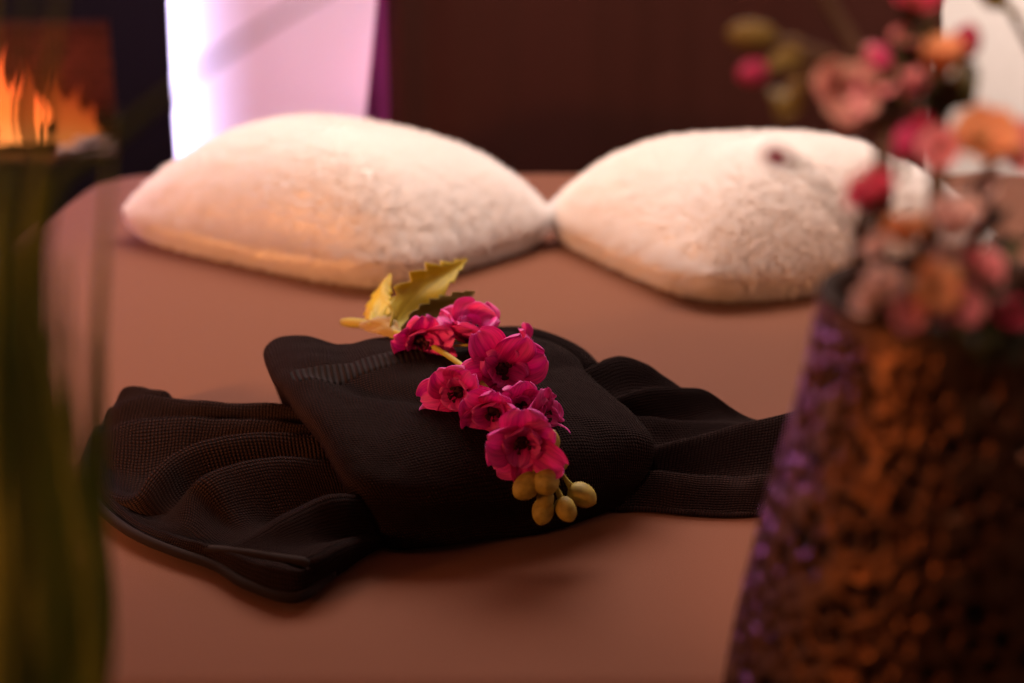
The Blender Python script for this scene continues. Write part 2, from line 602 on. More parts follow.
# second layer of the towel lying under the hem
under_pts = px([(100, 430, .008), (86, 462, .008), (89, 492, .008), (104, 513, .008), (128, 533, .008), (170, 552, .008), (209, 565, .008), (236, 580, .008), (266, 596, .008), (297, 600, .009), (320, 585, .009), (340, 570, .009), (362, 556, .008)])
inner = np.array(under_pts) * 1.0
UP = catmull(under_pts, 120)
inn = catmull(px([(130, 430, .012), (112, 455, .012), (114, 488, .012), (138, 514, .012), (185, 538, .016), (235, 552, .024), (280, 563, .031), (305, 570, .031), (325, 566, .026), (355, 548, .018)]), 120)
mid = 0.5 * (UP + inn)
mid[:, 2] = np.maximum(UP[:, 2], inn[:, 2]) * 0.75 + 0.006
PU = loft([UP, mid, inn], 120, 14)
PU = wrinkle(PU, 0.002, 30, 5.0)
PU[:, :, 2] = np.maximum(PU[:, :, 2], 0.0065)
cloth('under_layer', PU, M_towel, 0.005)
put(link('hem', join_mesh('hem', [tube(catmull(UP[::10], 120) + np.array([0, 0, .002]), [0.0045] * 120, 10)]), M_hem), towel)

# --- loose end on the right, from its tip (u=0, far right) to the knot (u=1)
right = [
    px([(735, 440, 0), (700, 432, 0), (650, 425, 0), (600, 420, 0), (550, 415, 0)]),
    px([(750, 432, .004), (716, 409, .018), (680, 387, .045), (645, 364, .068), (616, 356, .075), (590, 367, .072), (560, 382, .06)]),
    px([(768, 437, .004), (746, 423, .017), (726, 405, .039), (704, 391, .054), (680, 387.5, .060), (645, 390, .062), (613, 399, .058), (570, 412, .05)]),
    px([(850, 425, .008), (800, 424, .014), (760, 423, .025), (727, 423, .034), (680, 420, .042), (634, 416, .046), (580, 425, .045)]),
    px([(905, 405, .018), (860, 404, .040), (790, 413, .056), (751, 421, .056), (716, 430, .052), (677, 442, .046), (651, 447, .042), (590, 450, .04)]),
    px([(905, 462, .012), (850, 464, .026), (774, 474, .034), (730, 476, .034), (686, 474.5, .034), (637, 471, .034), (580, 475, .034)]),
    px([(910, 495, .003), (850, 506, .003), (790, 512, .003), (740, 517, .003), (690, 515, .003), (640, 511, .003), (580, 512, .003)]),
]
rdrops = [None, [.0, .0, .020, .030, .030], [.0, .006, .022, .024], [.002, .010, .022, .024, .018], [.010, .030, .038, .034, .018], None]
PR = loft(right, 120, 24, rdrops)
PR = wrinkle(PR, 0.002, 22, 8.0)
PR[:, :, 2] = np.maximum(PR[:, :, 2], 0.0065)
cloth('loose_end', PR, M_towel)

# --- folded middle wrapped over the knot; columns left to right, each from back bottom over the top to the front bottom
cols = [
    [(300, 420, .0), (292, 378, .050), (300, 392, .070), (338, 440, .055), (362, 488, .038), (383, 520, .018), (400, 538, .003)],
    [(290, 410, .0), (269, 356, .072), (283, 388, .082), (325, 440, .072), (352, 488, .052), (374, 522, .024), (392, 546, .003)],
    [(305, 405, .0), (290, 341, .086), (305, 383, .096), (344, 437, .086), (371, 488, .061), (392, 525, .027), (408, 549, .003)],
    [(350, 400, .0), (345, 346, .087), (358, 385, .098), (396, 438, .090), (418, 490, .062), (432, 523, .027), (440, 548, .003)],
    [(420, 400, .0), (410, 339, .090), (432, 380, .100), (462, 434, .092), (476, 489, .060), (485, 518, .026), (488, 541, .003)],
    [(490, 400, .0), (480, 336, .088), (510, 376, .098), (540, 430, .090), (550, 483, .056), (548, 510, .024), (545, 530, .003)],
    [(540, 405, .0), (535, 343, .080), (566, 379, .090), (602, 428, .082), (612, 470, .052), (598, 498, .022), (588, 516, .003)],
    [(570, 410, .0), (566, 363, .068), (600, 393, .077), (641, 434, .068), (645, 462, .046), (624, 490, .020), (608, 507, .003)],
    [(570, 415, .0), (562, 380, .045), (590, 405, .055), (632, 440, .050), (634, 465, .034), (614, 486, .014), (600, 500, .003)],
]
cols = [px(c) for c in cols]
rows = [[cols[i][j] for i in range(len(cols))] for j in range(7)]
R = np.stack([catmull(r, 130) for r in rows], axis=1)
PM = np.stack([catmull(R[i], 120) for i in range(130)], axis=0)
PM = wrinkle(PM, 0.0048, 11, 3.0)
PM = wrinkle(PM, 0.0016, 34, 6.0)
# drag creases: a shallow diagonal trough low on the front and a hollow behind the border
for i in range(130):
    for j in range(120):
        s, t = i / 129, j / 119
        d = (t - 0.60) - 0.55 * (s - 0.42)
        up = min(1, max(0, (j - 14) / 10)) * min(1, max(0, (112 - j) / 12))
        PM[i, j, 2] += up * (0.002 * math.exp(-((s - .19) / .05) ** 2) - 0.003 * math.exp(-((s - .30) / .045) ** 2))
        PM[i, j, 2] -= 0.012 * math.exp(-(d / 0.045) ** 2) * math.exp(-((s - .40) / .22) ** 2)
        d2 = (t - 0.48) + 0.5 * (s - 0.75)
        PM[i, j, 2] -= 0.009 * math.exp(-(d2 / 0.04) ** 2) * math.exp(-((s - .72) / .18) ** 2)
PM[:, :, 2] = np.maximum(PM[:, :, 2], 0.0075)
folded = cloth('folded_middle', PM, M_towel, 0.006)
# woven border strip: same surface, raised a hair, following the back edge
v0, v1 = 30, 40
strip = np.zeros((56, 10, 3))
for i in range(56):
    for j in range(10):
        v = 58 - 13 * i / 55 + j * .95
        k = int(v)
        strip[i, j] = PM[8 + i, k] * (1 - (v - k)) + PM[8 + i, k + 1] * (v - k)
strip[:, :, 2] += 0.0076
strip[:, 0, 2] -= .0030
strip[:, -1, 2] -= .0030
cloth('woven_border', strip, M_border, 0.0)
# layer of the fold peeking out behind the top edge
lay = catmull(px([(440, 342, .075), (480, 334, .082), (520, 332, .086), (552, 340, .082), (578, 354, .073), (597, 376, .055), (610, 400, .03)]), 60)
lv, lf = tube(lay + np.array([0, 0.012, -0.012]), np.interp(np.linspace(0, 1, 60), [0, .15, .8, 1], [.008, .014, .015, .006]), 20)
me = join_mesh('folded_layer', [(lv, lf)])
ul = me.uv_layers.new(name='UVMap')
for lp in me.loops:
    i = lp.vertex_index
    ul.data[lp.index].uv = ((i // 20) * 0.0035, (i % 20) * 0.0042)
put(link('folded_layer', me, M_towel), towel)

# ------------------------------------------------------------------ flower and leaf builders


def frame_from(n, roll=0.0):
    n = Vector(n).normalized()
    up = Vector((0, 0, 1)) if abs(n.z) < 0.95 else Vector((0, 1, 0))
    x = up.cross(n).normalized()
    y = n.cross(x)
    return Matrix((x, y, n)).transposed() @ Matrix.Rotation(roll, 3, 'Z')


def petal_grid(length, width, open_ang, cup, ruffle, seed, notch=0.0, nu=11, nv=9):
    """petal from the origin; local z is the flower axis, it leans outward along +x by open_ang (0 = closed, 90 = flat)"""
    rr = random.Random(seed)
    P = np.zeros((nu, nv, 3))
    UV = np.zeros((nu, nv, 2))
    ph = rr.uniform(0, 6)
    ang = math.radians(open_ang)
    x = z = 0.0
    prev = 0
    for i in range(nu):
        t = i / (nu - 1)
        a = ang * (0.50 + 0.62 * t + 0.25 * max(0, t - .7))
        ds = (t - prev) * length
        prev = t
        x += math.sin(a) * ds
        z += math.cos(a) * ds
        w = width * 0.5 * (0.14 + 1.0 * math.sin(math.pi * min(1, t ** 1.05 * 0.80)) ** 0.9)
        if t > 0.8: w *= 1 - 0.9 * ((t - 0.8) / 0.2) ** 2 * 0.62
        for j in range(nv):
            s = 2 * j / (nv - 1) - 1
            edge = abs(s) ** 2
            ru = ruffle * length * math.sin(3.3 * s * 2 + ph + 4 * t) * t * (0.3 + 0.7 * edge)
            c = cup * w * edge
            tt = -notch * length * (1 - abs(s)) * max(0, t - .8) / .2
            P[i, j] = (x - math.cos(a) * (c + ru) + math.sin(a) * tt, s * w, z + math.sin(a) * (c + ru) + math.cos(a) * tt)
            UV[i, j] = (j / (nv - 1), t)
    return P, UV


def make_petal(name, M3, origin, spin, **kw):
    m = kw.pop('mat')
    P, UV = petal_grid(**kw)
    R3 = np.array(M3 @ Matrix.Rotation(spin, 3, 'Z'))
    P = P @ R3.T + np.array(origin)
    me = grid_mesh(name, P, uv=UV)
    o = link(name, me, m)
    sd = o.modifiers.new('thickness', 'SOLIDIFY')
    sd.thickness = 0.0005
    ss = o.modifiers.new('smooth', 'SUBSURF')
    ss.levels = ss.render_levels = 1
    return o


def flower(center, normal, r, root, m, m_throat, n=5, open_ang=62, cup=0.30, ruffle=0.11, seed=1, roll=0.0, inner=3, width=1.0, name='flower'):
    """throat with stamens (the part) and its petals (sub-parts)"""
    rr = random.Random(seed * 77 + 5)
    open_ang *= 1.22
    c = Vector(center)
    M3 = frame_from(normal, roll)
    nrm = Vector(normal).normalized()
    base = c - nrm * r * 0.28
    parts = []
    V, F = lathe([(0.03 * r, -0.12 * r), (0.14 * r, 0.0), (0.19 * r, 0.16 * r), (0.10 * r, 0.28 * r), (0.02 * r, 0.30 * r)], 10)
    parts.append(([base + M3 @ Vector(v) for v in V], F))
    for k in range(9):
        a = rr.uniform(0, 6.28)
        d = M3 @ Vector((math.cos(a) * .34, math.sin(a) * .34, 1)).normalized()
        st = [base + d * r * q for q in (0.1, 0.3, 0.42, 0.50)]
        parts.append(tube(st, [.018 * r, .018 * r, .018 * r, .05 * r], 5))
    fo = put(link(name, join_mesh(name, parts), m_throat), root)
    bpy.context.view_layer.update()
    for k in range(n):
        o = make_petal('petal', M3, base, 2 * math.pi * k / n + rr.uniform(-.2, .2), mat=m, length=r * rr.uniform(.86, 1.26), width=r * width * rr.uniform(.82, 1.15),
                       open_ang=open_ang + rr.uniform(-24, 16), cup=cup * rr.uniform(.6, 1.3), ruffle=ruffle, seed=seed * 31 + k, notch=rr.uniform(0, .12))
        o.parent = fo
        o.matrix_parent_inverse = fo.matrix_world.inverted()
    for k in range(inner):
        o = make_petal('petal', M3, base, 2 * math.pi * (k + .5) / max(inner, 1) + rr.uniform(-.3, .3), mat=m, length=r * rr.uniform(.6, .8), width=r * .62,
                       open_ang=open_ang * .62 + rr.uniform(-8, 10), cup=cup, ruffle=ruffle * 1.3, seed=seed * 53 + k, notch=rr.uniform(0, .2))
        o.parent = fo
        o.matrix_parent_inverse = fo.matrix_world.inverted()
    return fo


def leaf_part(pts, widths, side, root, m, name='leaf', jag=0.25, fold=0.35, seed=1, nv=13, nu=48):
    """leaf along pts; side = direction of its width; widths half-width at evenly spaced stations"""
    rr = random.Random(seed)
    C = catmull(pts, nu)
    T = np.gradient(C, axis=0)
    T /= np.linalg.norm(T, axis=1)[:, None]
    side = np.array(side, dtype=float)
    P = np.zeros((nu, nv, 3))
    UV = np.zeros((nu, nv, 2))
    j1 = [rr.uniform(.5, 1) for _ in range(12)]
    for i in range(nu):
        t = i / (nu - 1)
        w = np.interp(t, np.linspace(0, 1, len(widths)), widths)
        sd = side - T[i] * side.dot(T[i])
        sd /= np.linalg.norm(sd)
        nn = np.cross(T[i], sd)
        for j in range(nv):
            s = 2 * j / (nv - 1) - 1
            k = int(t * 7 + (3 if s < 0 else 0)) % 12
            saw = 1 - jag * j1[k] * ((t * 7) % 1.0) * abs(s)
            h = fold * abs(s) * w + 0.10 * w * math.sin(9 * t + 4 * s + seed)
            P[i, j] = C[i] + sd * s * w * saw + nn * h + T[i] * abs(s) * w * -0.25
            UV[i, j] = (j / (nv - 1), t)
    o = link(name, grid_mesh(name, P, uv=UV), m)
    sdm = o.modifiers.new('thickness', 'SOLIDIFY')
    sdm.thickness = 0.0007
    return put(o, root)


def bud_part(center, axis, r, root, m, stalk=None, stalk_r=0.0016, m_stalk=None, elong=1.15, name='bud'):
    M3 = frame_from(axis)
    V, F = [], []
    nr, ns = 12, 18
    for i in range(nr + 1):
        t = i / nr
        a = math.pi * t
        rad = r * math.sin(a) ** 0.85 * (1.0 - 0.10 * t)
        z = -r * elong * math.cos(a) + (0.12 * r * max(0, t - .85) / .15)
        for j in range(ns):
            b = 2 * math.pi * j / ns
            g = 1 - 0.06 * math.sin(a) * (abs(math.sin(2.5 * b)) ** 6)
            V.append(Vector(center) + M3 @ Vector((rad * g * math.cos(b), rad * g * math.sin(b), z)))
    for i in range(nr):
        for j in range(ns):
            k = (j + 1) % ns
            F.append((i * ns + j, i * ns + k, (i + 1) * ns + k, (i + 1) * ns + j))
    o = put(link(name, join_mesh(name, [(V, F)]), m), root)
    if stalk is not None:
        bpy.context.view_layer.update()
        c = catmull(stalk, 16)
        rad = np.interp(np.linspace(0, 1, 16), [0, .75, 1], [stalk_r, stalk_r, stalk_r * 2.2])
        so = link('bud_stalk', join_mesh('bud_stalk', [tube(c, rad, 8)]), m_stalk)
        so.parent = o
        so.matrix_parent_inverse = o.matrix_world.inverted()
    return o


def vdir(r, u, t):
    """direction given as right / up / towards the camera"""
    c, s = math.cos(PITCH), math.sin(PITCH)
    return Vector((r, 0, 0)) + Vector((0, s, c)) * u + Vector((0, -c, s)) * t


# ------------------------------------------------------------------ magenta flower spray on the towel
spray = empty('flower_spray', (-0.03, 1.28, 0.10))
tag(spray, 'artificial magenta flower spray with olive leaves and buds, laid on the dark towel', 'flowers')
PXM = 0.00096
stem = catmull(px([(343, 322, .093), (370, 325, .102), (400, 334, .108), (430, 345, .112), (470, 372, .116), (500, 405, .116), (528, 440, .102), (543, 466, .086), (552, 482, .074)]), 80)
put(link('stem', join_mesh('stem', [tube(stem, np.interp(np.linspace(0, 1, 80), [0, .03, .12, .2, 1], [.0042, .0056, .0050, .0032, .0020]), 10)]), M_stalk), spray)


def F(x, y, z, r, nrm, seed, **kw):
    fl = flower(atz(x, y, z), vdir(*nrm), r * PXM, spray, M_pink, M_throat, seed=seed, **kw)
    a = atz(x, y, z) - vdir(*nrm).normalized() * r * PXM * .3
    # short pedicel to the stem as its own part
    d = np.linalg.norm(stem - np.array(a), axis=1)
    k = max(0, int(d.argmin()) - 4)
    put(link('pedicel', join_mesh('pedicel', [tube(catmull([stem[k], (Vector(stem[k]) + a) / 2 + Vector((0, 0, .004)), a], 10), [.0014] * 10, 6)]), M_stalk), spray)


DE = dict(ruffle=.17, width=.84)
F(420, 342, .118, 41, (.30, -.40, .75), 1, open_ang=62, roll=.5, inner=4, **DE)
F(470, 333, .122, 45, (.12, .70, .45), 2, open_ang=54, n=5, width=1.15, cup=.42, inner=2, roll=.3, ruffle=.12)
F(503, 370, .126, 44, (.25, -.12, .95), 3, open_ang=66, n=6, roll=.2, inner=4, **DE)
F(458, 393, .118, 40, (-.30, -.15, .85), 4, open_ang=62, roll=1.0, inner=4, **DE)
F(493, 412, .114, 36, (-.05, -.35, .9), 5, open_ang=60, roll=.1, inner=3, **DE)
F(522, 444, .106, 40, (.05, -.30, .9), 6, open_ang=66, n=6, roll=.7, inner=4, **DE)
F(543, 416, .104, 34, (.75, .10, .55), 7, open_ang=60, roll=.4, inner=3, **DE)
F(527, 346, .110, 27, (.6, .55, .1), 8, open_ang=55, roll=.9, **DE)
F(519, 408, .112, 32, (.45, .10, .8), 9, open_ang=58, roll=1.3, inner=3, **DE)

J = Vector(stem[-6])
buds = [(547, 444, .098, 12, (.2, .6, .2)), (552, 461, .087, 12, (.7, -.2, .3)), (527, 486, .072, 12, (-.6, -.5, .3)), (546, 482, .076, 12.5, (.0, -.2, 1)),
        (545, 499, .058, 8.5, (0, -1, .3)), (543, 511, .047, 10.5, (-.2, -.9, .4)), (566, 509, .049, 10, (.4, -.8, .3)), (582, 495, .055, 11.5, (.8, -.45, .2))]
for i, (x, y, z, r, n) in enumerate(buds):
    c = atz(x, y, z)
    d = vdir(*n).normalized()
    e = c - d * r * PXM * .8
    s = J if i > 1 else Vector(stem[-14])
    bud_part(c, d, r * PXM, spray, M_bud, [s, (s + e) / 2 + Vector((0, 0, .006)), e], .0017, M_stalk)

leaf_part([atz(372, 326, .105), atz(375, 305, .118), atz(380, 288, .128), atz(390, 274, .138)], [.005, .016, .019, .017, .012, .003], vdir(1, .25, .3), spray, M_leaf, jag=.45, fold=.5, seed=3)
leaf_part([atz(392, 330, .108), atz(405, 305, .122), atz(428, 284, .136), atz(450, 270, .142), atz(467, 259, .146)], [.006, .020, .027, .026, .018, .010, .001], vdir(-.6, .7, .3), spray, M_leaf, jag=.5, fold=.35, seed=5)
leaf_part([atz(402, 332, .112), atz(425, 315, .118), atz(450, 304, .122), atz(475, 292, .126)], [.005, .015, .018, .015, .011, .001], vdir(-.35, .85, .35), spray, M_leaf_dark, jag=.5, fold=.4, seed=7)
leaf_part([atz(360, 324, .104), atz(375, 322, .112), atz(388, 326, .112), atz(400, 338, .104)], [.003, .010, .013, .011, .004], vdir(-.2, -.9, .6), spray, M_leaf_pale, jag=.3, fold=.4, seed=9)
leaf_part([atz(372, 325, .108), atz(382, 311, .114), atz(392, 302, .118), atz(404, 296, .120)], [.004, .010, .012, .008, .002], vdir(.5, -.7, .6), spray, M_leaf, jag=.4, fold=.3, seed=12)

# ------------------------------------------------------------------ fluffy pillows


def pillow(center, ang, la, lb, thick, label, seed, n_str=70000):
    """la, lb: side lengths; lies flat on the sheet"""
    root = empty('fluffy_pillow', (center[0], center[1], 0))
    tag(root, label, 'pillow', 'fluffy pillows at the head of the bed')
    ca, sa = math.cos(ang), math.sin(ang)

    def surf(a, b, side):
        # a, b in [-1, 1]; square outline with slightly concave sides
        pin = 1 - 0.045 * (1 - np.abs(b) ** 2) * np.abs(a) ** 3
        pin2 = 1 - 0.045 * (1 - np.abs(a) ** 2) * np.abs(b) ** 3
        x = a * pin * np.sqrt(1 - .20 * b ** 4 * a ** 2) * la / 2
        y = b * pin2 * np.sqrt(1 - .20 * a ** 4 * b ** 2) * lb / 2
        t = ((1 - np.abs(a) ** 2.8) * (1 - np.abs(b) ** 2.8)) ** 0.66
        t = t * (1 + 0.05 * np.sin(3.1 * a + seed) * np.cos(2.7 * b + 2 * seed))
        zc = 0.034 + .014 * (np.abs(a * b)) ** 2
        z = np.where(side > 0, zc + thick * t, zc - 0.075 * t ** .9)
        z = np.maximum(z, 0.005)
        return np.stack([x * ca - y * sa + center[0], x * sa + y * ca + center[1], z], axis=-1)

    n = 61
    g = np.sin(np.linspace(-1, 1, n) * math.pi / 2)
    A, B = np.meshgrid(g, g, indexing='ij')
    top = surf(A, B, np.ones_like(A))
    bot = surf(A, B, -np.ones_like(A))
    me_t = grid_mesh('t', top)
    me_b = grid_mesh('b', bot[::-1])
    bm = bmesh.new()
    bm.from_mesh(me_t)
    bm.from_mesh(me_b)
    bmesh.ops.remove_doubles(bm, verts=bm.verts, dist=0.0004)
    me = bpy.data.meshes.new('cover')
    bm.to_mesh(me)
    bm.free()
    put(link('cover', me, M_pillow), root)
    # fur: individual strands on the cover
    r = np.random.default_rng(seed)
    n_top = int(n_str * .78)
    a = r.uniform(-1, 1, n_str)
    b = r.uniform(-1, 1, n_str)
    side = np.ones(n_str)
    side[n_top:] = -1
    # on the underside only the rim shows: keep those strands near the edge
    m_ = r.uniform(0, 1, n_str - n_top) < .5
    sg = np.sign(r.uniform(-1, 1, n_str - n_top)) * (1 - r.uniform(0, .22, n_str - n_top))
    a[n_top:] = np.where(m_, sg, a[n_top:])
    b[n_top:] = np.where(m_, b[n_top:], sg)
    # extra strands on the seam
    k = n_str // 8
    a[:k // 2] = np.sign(r.uniform(-1, 1, k // 2)) * (1 - np.abs(r.normal(0, .02, k // 2)))
    b[k // 2:k] = np.sign(r.uniform(-1, 1, k - k // 2)) * (1 - np.abs(r.normal(0, .02, k - k // 2)))
    a, b = np.clip(a, -.999, .999), np.clip(b, -.999, .999)
    p = surf(a, b, side)
    e = 0.004
    da = surf(np.clip(a + e, -1, 1), b, side) - surf(np.clip(a - e, -1, 1), b, side)
    db = surf(a, np.clip(b + e, -1, 1), side) - surf(a, np.clip(b - e, -1, 1), side)
    nn = np.cross(da, db) * side[:, None]
    nn /= np.linalg.norm(nn, axis=1)[:, None] + 1e-9
    # combing: outward and downward, in tufts
    cen = np.array([center[0], center[1], 0.05])
    out = p - cen
    out[:, 2] = 0
    out /= np.linalg.norm(out, axis=1)[:, None] + 1e-9
    tuft = np.stack([np.sin(p[:, 0] * 170 + seed) + np.sin(p[:, 1] * 230 + 1.7), np.sin(p[:, 1] * 190 + 2 * seed) + np.sin(p[:, 0] * 260), np.sin(p[:, 0] * 120 + p[:, 1] * 140)], axis=1) * .055
    d1 = nn * 1.0 + out * 0.45 + tuft + r.normal(0, .16, (n_str, 3))
    d1 /= np.linalg.norm(d1, axis=1)[:, None]
    d2 = d1 * .55 + out * .35 + np.array([0, 0, -.35]) + tuft * .8 + r.normal(0, .15, (n_str, 3))
    d2 /= np.linalg.norm(d2, axis=1)[:, None]
    ln = r.uniform(.013, .024, n_str)[:, None]
    pts = np.stack([p, p + d1 * ln * .4, p + d1 * ln * .62 + d2 * ln * .14, p + d1 * ln * .7 + d2 * ln * .42], axis=1)
    pts[:, :, 2] = np.maximum(pts[:, :, 2], 0.002 + r.uniform(0, .006, (n_str, 1)))
    hc = bpy.data.hair_curves.new('fur')
    hc.add_curves([4] * n_str)
    hc.points.foreach_set('position', pts.reshape(-1).astype(np.float32))
    ra = hc.attributes.get('radius') or hc.attributes.new('radius', 'FLOAT', 'POINT')
    ra.data.foreach_set('value', np.tile(np.array([.00062, .0006, .00045, .00015], dtype=np.float32), n_str))
    hc.materials.append(M_fur)
    fo = bpy.data.objects.new('fur', hc)
    COL.objects.link(fo)
    put(fo, root)
    fo['kind'] = 'stuff'
    return root


pillow((-0.288, 2.30), math.radians(-38), .61, .44, .147, 'fluffy cream pillow before the glowing white column, leftmost of two', 3)
pillow((0.395, 2.215), math.radians(25), .54, .52, .142, 'fluffy cream pillow half behind the blossom branches, rightmost of two', 7)

# ------------------------------------------------------------------ glowing column
col_o = empty('light_column', (-0.545, 3.27, FLOOR_Z))          # leans a little, as in the photo
tag(col_o, 'tall white glowing column behind the bed, blue-white on one side and pink on the other', 'lamp')
prof = [(.19, 0.02), (.196, .3), (.213, .5), (.226, .75), (.236, .95), (.240, 1.15), (.238, 1.3), (.215, 1.36), (.15, 1.38)]
pp = catmull(prof, 40)
put(link('shade', join_mesh('shade', [([(v[0] - .545, v[1] + 3.27, v[2] + FLOOR_Z) for v in lathe(pp, 64, False)[0]], lathe(pp, 64, False)[1])]), M_column), col_o)
bv, bf = lathe([(.19, 0), (.20, .005), (.20, .03), (.185, .035)], 48)
put(link('foot', join_mesh('foot', [([(v[0] - .545, v[1] + 3.27, v[2] + FLOOR_Z) for v in bv], bf)]), M_black), col_o)

col_o.rotation_euler = (0, math.radians(4.6), 0)
col_o.location = (-0.600, 3.27, FLOOR_Z + .016)

# ------------------------------------------------------------------ curtain behind the bed
x0c, x1c = -0.285, 0.99
nx, nzc = 260, 30
xs = np.linspace(x0c, x1c, nx)
zs = np.linspace(FLOOR_Z + .01, 1.744, nzc)
P = np.zeros((nx, nzc, 3))
for i, x in enumerate(xs):
    for j, z in enumerate(zs):
        lead = 0.045 * math.exp(-((x - x0c - .03) / .035) ** 2)
        y = 3.36 + .007 * math.sin(x * 17 + 1.0 + .6 * math.sin(x * 9)) + .002 * math.sin(x * 61 + z * .6) - lead
        P[i, j] = (x + .004 * math.sin(z * 2 + x * 5), y, z)
cu = link('curtain', grid_mesh('curtain', P), M_curtain)
sd = cu.modifiers.new('thickness', 'SOLIDIFY')
sd.thickness = .004
tag(cu, 'dark brown curtain hanging behind the head of the bed', 'curtain')
xs = np.linspace(-.42, -.265, 50)  # added strip whose colour imitates purple light on the curtain edge
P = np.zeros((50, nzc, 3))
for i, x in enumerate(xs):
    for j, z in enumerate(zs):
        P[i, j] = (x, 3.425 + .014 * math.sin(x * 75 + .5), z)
dr = link('painted_glow_strip', grid_mesh('painted_glow_strip', P), M_painted_glow)
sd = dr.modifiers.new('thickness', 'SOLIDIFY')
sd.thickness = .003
tag(dr, 'narrow strip painted as purple light, added between the glowing column and the brown curtain', 'curtain')
rod = link('curtain_rod', join_mesh('curtain_rod', [tube(np.array([(x, 3.36, 1.76) for x in np.linspace(-.6, 1.3, 20)]), [.014] * 20, 12)]), M_black)
tag(rod, 'dark rod carrying the brown curtain above the picture', 'rod')

# ------------------------------------------------------------------ fireplace
FY = 3.92
fp = empty('electric_fireplace', (-1.55, 4.0, FLOOR_Z))
tag(fp, 'black fireplace with burning orange flames and pale pebbles behind the bed', 'fireplace')
ox0, ox1, oz0, oz1 = -2.0, -1.055, -0.13, 0.245
sur = [box(-2.45, ox0, FY - .12, 4.19, FLOOR_Z, 1.3), box(ox1, -0.62, FY - .12, 4.19, FLOOR_Z, 1.3), box(ox0, ox1, FY - .12, 4.19, FLOOR_Z, oz0), box(ox0, ox1, FY - .12, 4.19, oz1, 1.3)]
put(link('surround', join_mesh('surround', sur), M_black, smooth=False), fp)
put(link('firebox_lining', join_mesh('firebox_lining', [box(ox0, ox1, 4.15, 4.18, oz0, oz1), box(ox1 - .02, ox1, FY - .06, 4.15, oz0, oz1), box(ox0, ox0 + .02, FY - .06, 4.15, oz0, oz1), box(ox0 + .02, ox1 - .02, FY - .06, 4.15, oz1 - .02, oz1)]), M_brick, smooth=False), fp)


def flame(x, y, z, h, w, lean, m, seed):
    rr = random.Random(seed)
    nu, nv = 16, 9
    P = np.zeros((nu, nv, 3))
    UV = np.zeros((nu, nv, 2))
    for i in range(nu):
        t = i / (nu - 1)
        ww = w * (0.35 + 0.65 * math.sin(math.pi * min(1, t * 1.0 + .15))) * (1 - t ** 2.2) + .001
        cx = x + lean * t * t + .012 * math.sin(7 * t + seed)
        for j in range(nv):
            a = 2 * math.pi * j / nv
            P[i, j] = (cx + ww * math.cos(a), y + .4 * ww * math.sin(a), z + h * t)
            UV[i, j] = (.5, t)
    put(link('flame', grid_mesh('flame', P, close_v=True, uv=UV), m), fp)


for i, (fx, h, w, ln, m) in enumerate([(6, .27, .042, .02, M_flame), (18, .20, .035, .015, M_flame), (-14, .24, .04, .0, M_flame), (-34, .2, .04, .02, M_flame), (38, .17, .035, .01, M_flame),
                                      (50, .15, .032, .02, M_flame_dim), (64, .21, .036, -.01, M_flame_dim), (78, .17, .040, .01, M_flame_dim), (92, .12, .034, .0, M_flame_dim), (30, .24, .04, .0, M_flame_dim)]):
    p = aty(fx, 146, FY + .06 + .02 * (i % 3))
    flame(p.x, p.y, oz0 + .02, h, w, ln, m, i)
for i in range(3):
    a = np.array([-1.72 + .17 * i, FY + .02 + .03 * i, oz0 + .03 + .012 * i])
    bb = a + np.array([.30, .05, .02])
    put(link('log', join_mesh('log', [tube(catmull([a, (a + bb) / 2 + np.array([0, .01, .012]), bb], 14), [.022] * 14, 10)]), M_log), fp)
rr = random.Random(2)
for i in range(26):
    p = aty(rr.uniform(58, 112), 130, FY - rr.uniform(0.02, .06))
    zc = oz0 + .018 + (.022 if i % 3 == 0 else 0)
    V, Fc = lathe([(.004, -.016), (.018, -.010), (.023, 0), (.017, .011), (.004, .016)], 9)
    put(link('pebble', join_mesh('pebble', [([(v[0] * rr.uniform(.85, 1.1) + p.x, v[1] + p.y, v[2] + zc) for v in V], Fc)]), M_pebble), fp)

# ------------------------------------------------------------------ foreground bench, vase, blossom branches, grass
bench = empty('bench', (0, .56, FLOOR_Z))
tag(bench, 'dark wooden bench at the foot of the bed under vase and grass', 'bench')
TZ = -0.01
put(bevel(link('bench_top', join_mesh('bench_top', [box(-.62, .62, .36, .83, TZ - .035, TZ)]), M_wood, smooth=False), .006), bench)
for sx_ in (-1, 1):
    for y in (.40, .79):
        put(bevel(link('leg', join_mesh('leg', [box(sx_ * .57 - .025, sx_ * .57 + .025, y - .025, y + .025, FLOOR_Z, TZ - .035)]), M_wood, smooth=False), .004), bench)

